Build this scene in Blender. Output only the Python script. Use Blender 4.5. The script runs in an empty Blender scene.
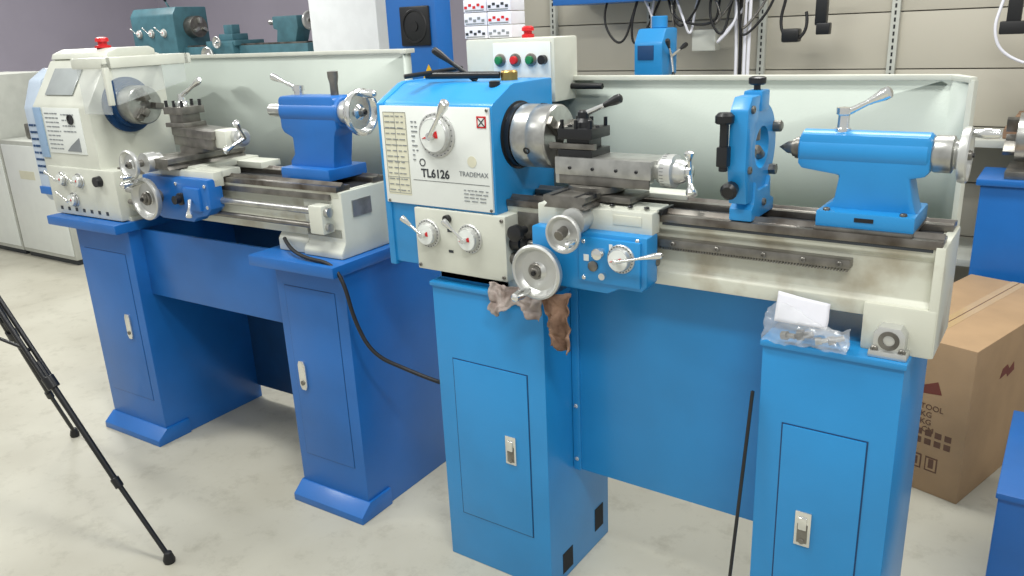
import bpy, bmesh, math, random
from mathutils import Vector, Matrix, noise
S=bpy.context.scene
S.view_settings.view_transform='Standard'
COL=bpy.context.collection
def lin(c):
    return tuple(((x/255)/12.92 if x/255<=.04045 else ((x/255+.055)/1.055)**2.4) for x in c)+(1,)
def mat(name,c,rough=.45,metal=0,var=.06,scale=12,bump=0,bscale=200,spec=.5,c2=None,alpha=1,coat=0,pos=(.3,.62)):
    m=bpy.data.materials.new(name); m.use_nodes=True; nt=m.node_tree; b=nt.nodes['Principled BSDF']
    L=lin(c); D=lin(c2) if c2 else tuple(max(0,v*(1-var*2.2)) for v in L[:3])+(1,)
    tc=nt.nodes.new('ShaderNodeTexCoord'); n=nt.nodes.new('ShaderNodeTexNoise'); n.inputs['Scale'].default_value=scale; n.inputs['Detail'].default_value=5
    nt.links.new(tc.outputs['Object'],n.inputs['Vector'])
    r=nt.nodes.new('ShaderNodeValToRGB'); r.color_ramp.elements[0].position=pos[0]; r.color_ramp.elements[1].position=pos[1]
    r.color_ramp.elements[0].color=D; r.color_ramp.elements[1].color=L
    nt.links.new(n.outputs['Fac'],r.inputs['Fac']); nt.links.new(r.outputs['Color'],b.inputs['Base Color'])
    b.inputs['Roughness'].default_value=rough; b.inputs['Metallic'].default_value=metal; b.inputs['Alpha'].default_value=alpha
    b.inputs['Specular IOR Level'].default_value=spec
    if coat: b.inputs['Coat Weight'].default_value=coat; b.inputs['Coat Roughness'].default_value=.2
    if bump:
        n2=nt.nodes.new('ShaderNodeTexNoise'); n2.inputs['Scale'].default_value=bscale; nt.links.new(tc.outputs['Object'],n2.inputs['Vector'])
        bp=nt.nodes.new('ShaderNodeBump'); bp.inputs['Strength'].default_value=bump; bp.inputs['Distance'].default_value=.002
        nt.links.new(n2.outputs['Fac'],bp.inputs['Height']); nt.links.new(bp.outputs['Normal'],b.inputs['Normal'])
    return m
BLUE=mat('paint_blue',(32,138,203),.4,var=.05,scale=5,bump=.1,coat=.25)
BLUE2=mat('paint_blue_deep',(20,102,180),.42,var=.06,scale=5,bump=.1,coat=.25)
BLUED=mat('blue_dark_paint_and_shade',(14,62,108),.5,var=.1)
TEAL=mat('paint_teal',(72,116,128),.45,var=.12)
CREAM=mat('paint_cream',(206,208,196),.42,var=.05,scale=9,bump=.1,coat=.2)
CREAMD=mat('paint_cream_stained',(204,205,191),.44,c2=(166,158,138),scale=8,bump=.1,coat=.2,pos=(.3,.48))
WHITE=mat('label_white',(224,228,224),.3,var=.02)
YEL=mat('label_chart',(214,212,190),.4,var=.03)
INK=mat('ink_dark',(45,50,55),.5)
GREYINK=mat('ink_grey',(130,135,138),.5)
RED=mat('plastic_red',(205,30,35),.35)
GREEN=mat('plastic_green',(20,120,70),.35)
STEEL=mat('machined_steel',(188,188,184),.3,metal=.85,var=.14,scale=30)
STEELD=mat('dull_steel',(136,133,127),.38,metal=.8,var=.2,scale=25)
CHROME=mat('polished_steel',(230,231,229),.18,metal=.92,var=.05)
ALU=mat('cast_aluminium',(206,207,204),.32,metal=.65,var=.08)
WAY=mat('bedway_steel',(138,134,128),.3,metal=.75,c2=(84,76,68),scale=14)
BLACK=mat('black_oxide',(24,25,28),.34,var=.15)
DARK=mat('dark_gap',(14,16,20),.7)
RUBBER=mat('black_rubber',(20,20,22),.5)
BRASS=mat('brass',(170,140,80),.35,metal=.8)
SPLASH=mat('splash_grey_paint',(178,187,179),.45,var=.05,scale=3,bump=.08)
CARD=mat('cardboard',(174,144,110),.8,var=.07,scale=6,bump=.15,bscale=80)
CARDI=mat('cardboard_ink',(104,76,60),.8)
CARDR=mat('cardboard_red_ink',(118,62,52),.8)
TAPE=mat('packing_tape',(190,162,120),.25,var=.03)
RAG=mat('rag_cloth',(172,162,156),.9,c2=(118,100,92),scale=25,bump=.5,bscale=300)
RAGB=mat('rag_brown',(150,120,100),.9,c2=(98,74,60),scale=25,bump=.5,bscale=300)
BAG=mat('clear_plastic',(226,229,232),.1,alpha=.17,spec=1,var=.02)
PAPER=mat('paper',(222,222,230),.6,var=.02)
WALLM=mat('wall_paint_grey',(170,164,178),.8,var=.03,scale=2)
WALLC=mat('wall_panel_cream',(182,177,163),.55,var=.03,scale=2)
PILM=mat('pillar_white',(225,228,230),.7,var=.03)
GREYCAB=mat('cabinet_grey',(184,186,178),.5,var=.05)
WOOD=mat('wood_board',(150,120,95),.7,c2=(105,80,62),scale=10)
# ---------- builders
class G:
    def __init__(s,name,loc,rot=0,ref=None):
        e=bpy.data.objects.new(name,None); e.empty_display_size=.1; COL.objects.link(e)
        e.location=loc; e.rotation_euler=(0,0,rot); s.e=e; s.ref=Vector(ref if ref is not None else (0,0,0))
    def add(s,name,bm,m,sharp=35):
        for v in bm.verts: v.co-=s.ref
        me=bpy.data.meshes.new(name); bmesh.ops.recalc_face_normals(bm,faces=bm.faces); bm.to_mesh(me); bm.free()
        for p in me.polygons: p.use_smooth=True
        me.set_sharp_from_angle(angle=math.radians(sharp))
        me.materials.append(m); o=bpy.data.objects.new(name,me); COL.objects.link(o); o.parent=s.e; return o
    def box(s,name,x0,x1,y0,y1,z0,z1,m,bev=.003):
        return s.boxes(name,[(x0,x1,y0,y1,z0,z1)],m,bev)
    def boxes(s,name,L,m,bev=.0,M=None):
        bm=bmesh.new()
        for (x0,x1,y0,y1,z0,z1) in L:
            r=bmesh.ops.create_cube(bm,size=1,matrix=Matrix.Translation(((x0+x1)/2,(y0+y1)/2,(z0+z1)/2))@Matrix.Diagonal((abs(x1-x0),abs(y1-y0),abs(z1-z0),1)))
        if bev: bmesh.ops.bevel(bm,geom=bm.edges[:],offset=bev,segments=2,affect='EDGES',profile=.6)
        if M is not None: bmesh.ops.transform(bm,matrix=M,verts=bm.verts)
        return s.add(name,bm,m)
    def prism(s,name,pts,ax,a,b,m,bev=.003):
        bm=bmesh.new(); f=[]
        def mk(p,c):
            return (c,p[0],p[1]) if ax=='x' else ((p[0],c,p[1]) if ax=='y' else (p[0],p[1],c))
        A=[bm.verts.new(mk(p,a)) for p in pts]; B=[bm.verts.new(mk(p,b)) for p in pts]
        bm.faces.new(A); bm.faces.new(B[::-1]); n=len(pts)
        for i in range(n): bm.faces.new((A[i],A[(i+1)%n],B[(i+1)%n],B[i]))
        bmesh.ops.recalc_face_normals(bm,faces=bm.faces)
        if bev: bmesh.ops.bevel(bm,geom=bm.edges[:],offset=bev,segments=2,affect='EDGES',profile=.6)
        return s.add(name,bm,m)
    def rev(s,name,p,d,prof,m,seg=40,start=0,sweep=2*math.pi):
        p=Vector(p); d=Vector(d).normalized(); q=d.to_track_quat('Z','Y').to_matrix()
        bm=bmesh.new(); rings=[]; full=sweep>6.28; n=seg if full else seg+1
        for (t,r) in prof:
            if r<1e-6: rings.append([bm.verts.new(p+d*t)])
            else: rings.append([bm.verts.new(p+d*t+q@Vector((math.cos(start+sweep*i/seg)*r,math.sin(start+sweep*i/seg)*r,0))) for i in range(n)])
        for A,B in zip(rings,rings[1:]):
            for i in range(seg):
                j=(i+1)%seg if full else i+1
                if len(A)==1 and len(B)==1: continue
                if len(A)==1: bm.faces.new((A[0],B[i],B[j]))
                elif len(B)==1: bm.faces.new((A[i],A[j],B[0]))
                else: bm.faces.new((A[i],A[j],B[j],B[i]))
        return s.add(name,bm,m)
    def cyl(s,name,p,q,r,m,r2=None,ch=None,seg=28):
        p=Vector(p);q=Vector(q);L=(q-p).length; r2=r if r2 is None else r2; c=min(r,r2,L/2)*.12 if ch is None else ch
        return s.rev(name,p,q-p,[(0,0),(0,r-c),(c,r),(L-c,r2),(L,r2-c),(L,0)],m,seg)
    def tube(s,name,pts,r,m,smooth=True):
        cu=bpy.data.curves.new(name,'CURVE'); cu.dimensions='3D'; cu.bevel_depth=r; cu.bevel_resolution=4; cu.use_fill_caps=True
        sp=cu.splines.new('NURBS' if smooth else 'POLY'); sp.points.add(len(pts)-1)
        for i,p in enumerate(pts): sp.points[i].co=(*(Vector(p)-s.ref),1)
        if smooth: sp.order_u=3; sp.use_endpoint_u=True; sp.resolution_u=8
        cu.materials.append(m); o=bpy.data.objects.new(name,cu); COL.objects.link(o); o.parent=s.e; return o
    def text(s,name,t,p,size,m,rot=(math.pi/2,0,0),bold=False):
        cu=bpy.data.curves.new(name,'FONT'); cu.body=t; cu.size=size; cu.extrude=.0004; cu.align_x='CENTER'
        if bold: cu.offset=size*.02
        cu.materials.append(m); o=bpy.data.objects.new(name,cu); COL.objects.link(o); o.parent=s.e
        o.location=Vector(p)-s.ref; o.rotation_euler=rot; return o
    def lever(s,name,p,q,r,m,knob=None,kr=None):
        p=Vector(p);q=Vector(q);L=(q-p).length; kr=kr or r*2
        s.rev(name+'_shaft',p,q-p,[(0,0),(0,r*1.2),(L*.6,r*.85),(L*.62,0)],m,20)
        s.rev(name+'_grip',p+(q-p)*.55,q-p,[(0,0),(0,kr*.55),(L*.08,kr*.6),(L*.3,kr),(L*.42,kr*.95),(L*.45,kr*.6),(L*.455,0)],knob or m,20)
    def wheel(s,name,c,d,R,m,handle=True,ang=0,hm=None,rimr=None):
        c=Vector(c); d=Vector(d).normalized(); k=rimr or R*.14
        prof=[(0,0),(0,R*.2),(-k*.2,R*.24),(-k*.8,R*.34),(-k*.8,R*.72),(-k*.2,R*.8),(k*.8,R*.86),(k,R*.93),(k*.6,R),(-k*.4,R),(-k*1.2,R*.95),(-k*1.6,R*.7),(-k*1.8,R*.3),(-k*3,R*.26),(-k*3,0)]
        s.rev(name+'_rim',c,d,prof,m,48)
        s.rev(name+'_hub',c,d,[(-k,0),(-k,R*.2),(k*1.2,R*.18),(k*1.4,R*.14),(k*1.4,0)],STEELD,28)
        s.rev(name+'_nut',c+d*k*1.4,d,[(0,0),(0,R*.09),(k*.5,R*.09),(k*.5,0)],BLACK,6)
        if handle:
            q=d.to_track_quat('Z','Y').to_matrix(); h=c+q@Vector((math.cos(ang)*R*.8,math.sin(ang)*R*.8,0))
            s.rev(name+'_handle',h,d,[(0,0),(0,R*.1),(R*.12,R*.09),(R*.2,R*.13),(R*.6,R*.19),(R*.95,R*.15),(R*1.02,R*.08),(R*1.03,0)],hm or CHROME,20)
    def bolts(s,name,L,d,r,m=STEELD):
        for i,p in enumerate(L): s.rev(name+'_%d'%(i+1),p,d,[(0,0),(0,r),(r*.5,r),(r*.7,r*.8),(r*.7,r*.45),(r*.3,r*.4),(r*.3,0)],m,16)
    def print_rows(s,name,x0,x1,y,z0,n,step,h,m):
        L=[]
        for j in range(n):
            x=x0
            while x<x1-.006:
                w=min(random.uniform(.006,.02),x1-x); L.append((x,x+w,y-.0015,y,z0+j*step,z0+j*step+h)); x+=w+random.uniform(.003,.008)
        s.boxes(name,L,m,0)
def knob_dial(g,name,c,R,lever_to,m=ALU):
    c=Vector(c); d=Vector((0,-1,0))
    g.rev(name+'_dial',c,d,[(0,0),(0,R),(.004,R),(.006,R*.95),(.006,R*.82),(.014,R*.80),(.018,R*.74),(.018,0)],m,40)
    g.boxes(name+'_knurl',[(c.x+math.cos(a)*R*.9-.0012,c.x+math.cos(a)*R*.9+.0012,c.y-.0068,c.y-.005,c.z+math.sin(a)*R*.9-.0012,c.z+math.sin(a)*R*.9+.0012) for a in [i*math.pi/12 for i in range(24)]],INK,0)
    g.rev(name+'_face',c+d*.018,d,[(0,0),(0,R*.7),(.0012,R*.7),(.0012,0)],WHITE,40)
    p=c+d*.0195
    g.prism(name+'_pointer',[(p.x-R*.62,p.z-R*.14),(p.x+R*.25,p.z+R*.22),(p.x+R*.3,p.z-R*.10)],'y',p.y-.001,p.y,RED,0)
    g.cyl(name+'_boss',c+d*.018,c+d*.036,R*.17,CHROME)
    g.lever(name+'_lever',c+d*.03,Vector(lever_to),R*.1,CHROME,CHROME,R*.22)
def crumple(g,name,P,nx,ny,amp,fr,m,seed=0,solid=.0015):
    bm=bmesh.new(); V=[]
    for j in range(ny+1):
        row=[]
        for i in range(nx+1):
            p=Vector(P(i/nx,j/ny)); n=noise.noise_vector(p*fr+Vector((seed,seed*2,0)))+.5*noise.noise_vector(p*fr*2.3+Vector((0,seed,seed)))
            row.append(bm.verts.new(p+n*amp))
        V.append(row)
    for j in range(ny):
        for i in range(nx): bm.faces.new((V[j][i],V[j][i+1],V[j+1][i+1],V[j+1][i]))
    o=g.add(name,bm,m,180); md=o.modifiers.new('solid','SOLIDIFY'); md.thickness=solid; return o
random.seed(2)
# ======================= MAIN LATHE (world coords)
A=G('metal_lathe',(-.85,1.73,0),0,(-.85,1.73,0))
def latch(g,n,lx,y,lz):
    g.box(n+'_latch_plate',lx-.017,lx+.017,y-.004,y,lz-.042,lz+.042,CHROME,.0015)
    g.box(n+'_latch_recess',lx-.011,lx+.011,y-.0048,y,lz-.034,lz+.012,STEELD,0)
    g.box(n+'_latch_tongue',lx-.009,lx+.009,y-.009,y-.003,lz+.0,lz+.03,CHROME,.002)
    g.cyl(n+'_latch_key',(lx,y-.003,lz-.03),(lx,y-.007,lz-.03),.006,STEELD)
def cab(g,n,x0,x1,y0,y1,dx0,dx1,dz0,dz1,lx,lz,m):
    g.box(n+'_pedestal',x0,x1,y0,y1,0,.848,m,.004)
    g.box(n+'_top_plate',x0-.004,x1+.004,y0-.006,y1+.004,.845,.858,m,.003)
    g.box(n+'_door_gap',dx0-.003,dx1+.003,y0-.0008,y0+.01,dz0-.003,dz1+.003,BLUED,0)
    g.box(n+'_door',dx0,dx1,y0-.003,y0+.01,dz0,dz1,m,.0015)
    latch(g,n,lx,y0-.003,lz)
cab(A,'stand_a',-1.375,-1.022,1.57,1.90,-1.318,-1.078,.16,.642,-1.136,.413,BLUE)
cab(A,'stand_b',-.48,-.208,1.57,1.90,-.427,-.261,.12,.676,-.37,.44,BLUE)
A.boxes('pedestal_cutouts',[(-1.03,-1.0212,1.815,1.865,.05,.125),(-1.03,-1.0212,1.63,1.685,.02,.085)],DARK,0)
A.box('stand_back_panel',-1.022,-.48,1.705,1.72,.325,.925,BLUE,.002)
A.box('panel_flange',-1.02,-.998,1.698,1.706,.325,.925,BLUE,.001)
A.bolts('panel_bolt',[(-1.009,1.698,z) for z in (.36,.52,.88)],(0,-1,0),.006,CHROME)
# bed
A.prism('bed_casting',[(1.622,.925),(1.622,.955),(1.632,.965),(1.632,1.045),(1.622,1.055),(1.618,1.075),(1.802,1.075),(1.798,1.055),(1.79,1.045),(1.79,.965),(1.798,.955),(1.798,.925)],'x',-1.15,-.172,CREAMD,.002)
A.box('bed_end_foot',-.30,-.170,1.612,1.81,.857,.955,CREAMD,.006)
A.box('bed_end_plate',-.186,-.168,1.614,1.806,.858,1.078,CREAMD,.004)
A.box('bed_head_foot',-1.37,-1.04,1.60,1.83,.857,.93,CREAM,.006)
A.prism('front_way',[(1.616,1.072),(1.616,1.088),(1.634,1.088),(1.644,1.098),(1.654,1.088),(1.672,1.088),(1.672,1.072)],'x',-1.15,-.175,WAY,.001)
A.prism('rear_way',[(1.748,1.072),(1.748,1.09),(1.765,1.09),(1.773,1.097),(1.781,1.09),(1.804,1.09),(1.804,1.072)],'x',-1.15,-.175,WAY,.001)
A.box('bed_web_slot',-1.14,-.19,1.672,1.748,1.0745,1.0765,DARK,0)
A.box('gear_rack',-.98,-.33,1.607,1.634,1.018,1.036,STEELD,.002)
A.bolts('rack_screw',[(x,1.607,1.027) for x in (-.7,-.6,-.5,-.42,-.35)],(0,-1,0),.006)
A.boxes('rack_teeth',[(-.98+i*.006,-.98+i*.006+.003,1.609,1.63,1.012,1.018) for i in range(108)],STEELD,0)
A.box('bed_seam',-.73,-.19,1.617,1.633,1.066,1.0715,INK,0)
A.box('leadscrew_bracket',-.278,-.208,1.575,1.625,.858,.872,ALU,.003)
A.prism('bracket_block',[(-.272,.87),(-.272,.905),(-.262,.92),(-.224,.92),(-.214,.905),(-.214,.87)],'y',1.582,1.62,ALU,.003)
A.rev('bracket_bore',(-.243,1.585,.894),(0,-1,0),[(0,0),(0,.019),(.006,.019),(.006,.011),(.0,.010),(0,0)],STEELD)
A.bolts('bracket_bolt',[(-.268,1.583,.874),(-.218,1.583,.874)],(0,-1,0),.007)
# headstock
A.prism('headstock_housing',[(1.577,.895),(1.577,1.318),(1.585,1.326),(1.66,1.362),(1.675,1.366),(1.85,1.366),(1.85,.895)],'x',-1.512,-1.152,BLUE,.005)
A.prism('gear_end_cover',[(1.572,.885),(1.572,1.322),(1.66,1.366),(1.675,1.37),(1.86,1.37),(1.86,.885)],'x',-1.522,-1.500,BLUE,.005)
A.box('feed_gearbox',-1.415,-1.122,1.567,1.80,.888,1.056,CREAM,.005)
A.box('headstock_base',-1.37,-1.14,1.60,1.84,.857,.90,BLUE,.004)
A.box('label_plate',-1.510,-1.158,1.5705,1.578,1.062,1.316,WHITE,.001)
A.box('speed_chart',-1.500,-1.42,1.5700,1.576,1.085,1.30,YEL,0)
A.boxes('chart_grid',[(-1.498,-1.422,1.5692,1.5705,1.09+j*.042,1.0907+j*.042) for j in range(6)]+[(x,x+.0006,1.5692,1.5705,1.09,1.30) for x in (-1.498,-1.46,-1.422)],GREYINK,0)
A.print_rows('chart_figures',-1.494,-1.426,1.5703,1.0965,14,.0148,.0022,GREYINK)
A.print_rows('feed_chart',-1.405,-1.385,1.5706,1.18,9,.012,.003,GREYINK)
A.print_rows('warning_text',-1.245,-1.17,1.5706,1.085,4,.009,.0022,GREYINK)
A.boxes('separator_line',[(-1.41,-1.165,1.5698,1.571,1.128,1.129)],INK,0)
A.rev('recycling_mark',(-1.375,1.5705,1.175),(0,-1,0),[(0,.010),(.001,.010),(.001,.0075),(0,.0075)],INK,20)
A.rev('lathe_mark',(-1.215,1.5705,1.185),(0,-1,0),[(0,0),(.001,.0),(.001,.014),(0,.014)],YEL,20)
A.text('model_text','TL6126',(-1.335,1.5698,1.138),.030,INK,bold=True)
A.text('maker_text','TRADEMAX',(-1.212,1.5698,1.148),.017,GREYINK)
A.boxes('no_gloves_symbol',[(-1.194,-1.166,1.5695,1.571,1.268,1.296)],RED,0)
A.boxes('no_gloves_symbol_face',[(-1.190,-1.170,1.569,1.571,1.272,1.292)],WHITE,0)
for i,(a,b) in enumerate([((-1.19,1.272),(-1.17,1.292)),((-1.19,1.292),(-1.17,1.272))]):
    A.cyl('symbol_stroke_%d'%i,(a[0],1.569,a[1]),(b[0],1.569,b[1]),.0014,INK)
A.bolts('label_screw',[(-1.50,1.5705,1.067),(-1.163,1.5705,1.067),(-1.163,1.5705,1.31)],(0,-1,0),.004)
A.bolts('gearbox_bolt',[(-1.405,1.567,.9),(-1.132,1.567,.9),(-1.132,1.567,1.045)],(0,-1,0),.005)
knob_dial(A,'speed_selector',(-1.32,1.571,1.247),.057,(-1.245,1.52,1.335))
knob_dial(A,'feed_selector_a',(-1.368,1.567,.99),.038,(-1.415,1.515,1.04))
knob_dial(A,'feed_selector_b',(-1.232,1.567,.99),.038,(-1.275,1.515,1.045))
A.cyl('selector_stub',(-1.30,1.567,1.035),(-1.30,1.555,1.035),.011,BLACK)
A.boxes('gearbox_marks',[(-1.305,-1.29,1.5662,1.568,1.0,1.015),(-1.305,-1.29,1.5662,1.568,.945,.952)],INK,0)
# chuck key + tools on top
A.cyl('chuck_key_shaft',(-1.42,1.66,1.385),(-1.24,1.74,1.38),.009,BLACK)
A.cyl('chuck_key_bar',(-1.44,1.60,1.386),(-1.36,1.74,1.398),.006,BLACK)
A.lever('clutch_lever',(-1.30,1.72,1.366),(-1.39,1.66,1.45),.006,BLACK,BLACK,.01)
A.rev('brass_collar',(-1.225,1.76,1.366),(0,0,1),[(0,0),(0,.022),(.02,.022),(.024,.019),(.024,0)],BRASS)
A.rev('oil_cap',(-1.20,1.66,1.358),(0,0,1),[(0,0),(0,.014),(.012,.014),(.014,.01),(.014,0)],BLACK)
# chuck
A.rev('spindle_flange',(-1.155,1.69,1.238),(1,0,0),[(0,0),(0,.084),(.006,.084),(.008,.079),(.022,.079),(.022,0)],BLACK,48)
A.rev('chuck_body',(-1.133,1.69,1.238),(1,0,0),[(0,0),(0,.074),(.004,.077),(.04,.077),(.043,.0755),(.047,.0755),(.05,.077),(.095,.077),(.099,.073),(.099,.022),(.06,.02),(.06,0)],STEEL,64)
for k in range(3):
    a=math.radians(50+120*k); R=Matrix.Translation((-1.036,1.69,1.238))@Matrix.Rotation(a,4,'X')
    A.boxes('chuck_jaw_%d'%(k+1),[(-.002,.014,-.011,.011,.02,.072),(.012,.026,-.010,.010,.02,.052),(.024,.038,-.009,.009,.018,.036)],STEELD,.001,R)
    a2=a+math.radians(60); A.rev('key_socket_%d'%(k+1),(-1.085,1.69-.0771*math.sin(a2)*1,1.238+.0771*math.cos(a2)),(0,-math.sin(a2),math.cos(a2)),[(-.002,0),(-.002,.008),(.0008,.009),(.0008,.005),(-.004,.005),(-.004,0)],BLACK,16)
# leadscrew & feed rods between gearbox and apron
A.cyl('leadscrew',(-1.13,1.60,.985),(-.73,1.60,.985),.011,STEELD)
A.cyl('feed_rod',(-1.13,1.595,.945),(-.75,1.595,.945),.008,STEEL)
A.rev('leadscrew_coupling',(-1.125,1.60,.985),(1,0,0),[(0,0),(0,.02),(.03,.02),(.032,.015),(.05,.015),(.05,0)],BLACK)
A.rev('feed_coupling',(-1.125,1.595,.945),(1,0,0),[(0,0),(0,.015),(.035,.015),(.035,0)],STEELD)
A.rev('reverse_knob',(-1.09,1.575,1.02),(0,-1,0),[(-.03,0),(-.03,.01),(.0,.01),(.002,.02),(.018,.02),(.02,.016),(.02,0)],BLACK)
A.box('gap_shadow_block',-1.12,-1.04,1.62,1.63,.94,1.06,STEELD,.003)
# carriage
A.boxes('saddle',[(-1.03,-.735,1.575,1.615,1.048,1.098),(-1.03,-.735,1.60,1.665,1.088,1.102),(-.985,-.87,1.60,1.83,1.09,1.104),(-1.03,-.735,1.765,1.83,1.088,1.102)],CREAM,.003)
A.boxes('saddle_wipers',[(-.735,-.728,1.61,1.675,1.088,1.100),(-1.037,-1.03,1.61,1.675,1.088,1.100)],BLACK,.001)
A.bolts('saddle_bolt',[(-.76,1.60,1.102),(-.80,1.60,1.102),(-.845,1.60,1.102)],(0,0,1),.006,BLACK)
A.box('saddle_oil_plate',-.83,-.76,1.5735,1.576,1.066,1.088,CREAMD,.001)
A.prism('cross_slide',[(-.985,1.102),(-.975,1.112),(-.985,1.118),(-.985,1.13),(-.875,1.13),(-.875,1.118),(-.885,1.112),(-.875,1.102)],'y',1.53,1.80,STEELD,.001)
A.boxes('cross_slide_slots',[(-.965,-.958,1.528,1.70,1.1305,1.1312),(-.902,-.895,1.528,1.70,1.1305,1.1312)],DARK,0)
A.box('slide_side_shelf',-.90,-.80,1.60,1.70,1.108,1.122,STEELD,.002)
A.rev('swivel_base',(-.915,1.655,1.125),(0,0,1),[(0,0),(0,.066),(.014,.066),(.016,.062),(.016,0)],STEELD,48)
A.rev('swivel_bolt',(-.885,1.575,1.122),(0,0,1),[(0,0),(0,.013),(.01,.013),(.01,.006),(.007,.006),(.007,0)],BLACK,20)
A.boxes('compound_slide',[(-1.005,-.79,1.618,1.702,1.140,1.165),(-1.00,-.755,1.608,1.712,1.163,1.204)],STEEL,.002)
A.box('compound_gib',-.99,-.76,1.610,1.615,1.142,1.163,STEELD,.001)
A.bolts('gib_screw',[(x,1.608,1.18) for x in (-.96,-.9,-.84,-.79)],(0,-1,0),.004,BLACK)
A.rev('compound_dial',(-.757,1.66,1.178),(1,0,0),[(0,0),(0,.028),(.010,.030),(.012,.037),(.038,.037),(.041,.027),(.055,.026),(.065,.02),(.065,0)],ALU,48)
for k in range(30):
    a=math.radians(12*k); A.boxes('dial_mark_%d'%k,[(-.743,-.734,-.0005,.0005,.0368,.0374)],INK,0,Matrix.Translation((0,1.66,1.178))@Matrix.Rotation(a,4,'X'))
A.rev('compound_hub',(-.696,1.66,1.178),(1,0,0),[(0,0),(0,.015),(.014,.015),(.016,.012),(.016,0)],CHROME)
A.lever('compound_crank_a',(-.688,1.66,1.178),(-.683,1.645,1.225),.006,CHROME,CHROME,.010)
A.lever('compound_crank_b',(-.688,1.66,1.178),(-.665,1.62,1.135),.006,CHROME,CHROME,.012)
# toolpost
A.boxes('toolpost_block',[(-.995,-.905,1.615,1.705,1.203,1.220),(-.98,-.92,1.63,1.69,1.218,1.246),(-.995,-.905,1.615,1.705,1.244,1.268)],BLACK,.002)
A.boxes('tool_shank',[(-1.02,-.90,1.618,1.63,1.221,1.234)],STEELD,.001)
A.bolts('clamp_bolt',[(-.987,1.66,1.268),(-.913,1.66,1.268)],(0,0,1),.0055,BLACK)
for i,(x,y) in enumerate([(x,y) for x in (-.987,-.95,-.913) for y in (1.623,1.697)]): A.cyl('clamp_screw_%d'%i,(x,y,1.266),(x,y,1.288),.005,BLACK,seg=6)
A.rev('toolpost_boss',(-.95,1.66,1.268),(0,0,1),[(0,0),(0,.024),(.012,.022),(.02,.014),(.034,.014),(.038,.01),(.038,0)],BLACK)
A.lever('toolpost_lever',(-.95,1.66,1.296),(-.855,1.665,1.335),.006,CHROME,BLACK,.011)
# cross feed
A.rev('crossfeed_sleeve',(-.905,1.575,1.075),(0,-1,0),[(0,0),(0,.026),(.02,.026),(.022,.031),(.052,.031),(.054,.022),(.054,0)],ALU,40)
A.wheel('crossfeed_wheel',(-.91,1.49,1.054),(0,-1,0),.044,ALU,True,math.radians(-20))
A.cyl('crossfeed_shaft',(-.91,1.53,1.068),(-.91,1.47,1.054),.012,STEELD)
# apron
A.prism('apron',[(-1.03,.925),(-1.03,1.050),(-.732,1.050),(-.732,.94),(-.745,.925),(-.80,.925),(-.83,.91),(-.98,.91),(-1.0,.925)],'y',1.545,1.60,BLUE,.005)
A.box('apron_face',-.90,-.745,1.537,1.55,.935,1.04,BLUE,.004)
A.bolts('apron_bolt',[(-.755,1.545,1.042),(-.755,1.545,.945),(-.885,1.537,1.03),(-.885,1.537,.945)],(0,-1,0),.005,CHROME)
A.rev('apron_sight',(-.86,1.537,.975),(0,-1,0),[(0,0),(0,.012),(.006,.012),(.008,.009),(.008,0)],STEELD)
A.rev('apron_plunger',(-.84,1.537,1.01),(0,-1,0),[(0,0),(0,.009),(.012,.009),(.014,.013),(.024,.013),(.026,.01),(.026,0)],CHROME)
A.rev('apron_oiler',(-.835,1.537,.955),(0,-1,0),[(0,0),(0,.008),(.01,.008),(.01,0)],CHROME)
A.boxes('apron_labels',[(-.885,-.872,1.536,1.538,.985,1.0),(-.82,-.812,1.536,1.538,.985,1.03)],WHITE,0)
knob_dial(A,'halfnut',(-.79,1.537,1.0),.033,(-.672,1.49,1.035))
A.cyl('apron_shaft',(-.995,1.55,.953),(-.995,1.50,.953),.02,STEELD)
A.wheel('apron_handwheel',(-.99,1.50,.953),(0,-1,0),.066,ALU,True,math.radians(-115))
# steady rest
sx0,sx1=-.573,-.541
A.rev('steady_ring',(sx0,1.69,1.235),(1,0,0),[(0,.044),(0,.090),(.004,.094),(.028,.094),(.032,.090),(.032,.044),(0,.044)],BLUE,48)
A.prism('steady_base',[(1.62,1.09),(1.62,1.115),(1.635,1.125),(1.64,1.17),(1.66,1.15),(1.72,1.15),(1.735,1.17),(1.74,1.125),(1.765,1.115),(1.765,1.09)],'x',sx0-.008,sx1+.008,BLUE,.003)
A.prism('steady_front_lug',[(1.60,1.13),(1.585,1.20),(1.588,1.32),(1.61,1.345),(1.66,1.345),(1.65,1.30),(1.62,1.24),(1.65,1.13)],'x',sx0-.003,sx1+.003,BLUE,.004)
A.cyl('steady_front_screw',(-.582,1.578,1.20),(-.582,1.578,1.30),.009,BLACK)
A.box('steady_screw_block',-.593,-.57,1.565,1.59,1.21,1.25,BLACK,.003)
A.rev('steady_front_knob',(-.582,1.578,1.295),(0,0,1),[(0,0),(0,.016),(.003,.019),(.016,.019),(.022,.013),(.022,0)],BLACK,12)
A.rev('steady_low_knob',(-.565,1.585,1.165),(0,-1,-.2),[(-.03,0),(-.03,.008),(0,.008),(0,.016),(.018,.018),(.024,.012),(.024,0)],BLACK,12)
A.rev('steady_top_knob',(-.557,1.69,1.362),(0,0,1),[(-.03,0),(-.03,.007),(0,.007),(0,.014),(.003,.018),(.014,.018),(.017,.012),(.017,0)],BLACK,12)
A.box('steady_top_boss',sx0-.004,sx1+.004,1.665,1.715,1.31,1.352,BLUE,.005)
for k,a in enumerate((90,210,330)):
    a=math.radians(a); dy,dz=math.cos(a),math.sin(a)
    A.cyl('steady_finger_%d'%(k+1),(-.557,1.69+dy*.07,1.235+dz*.07),(-.557,1.69+dy*.014,1.235+dz*.014),.011,STEELD)
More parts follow.
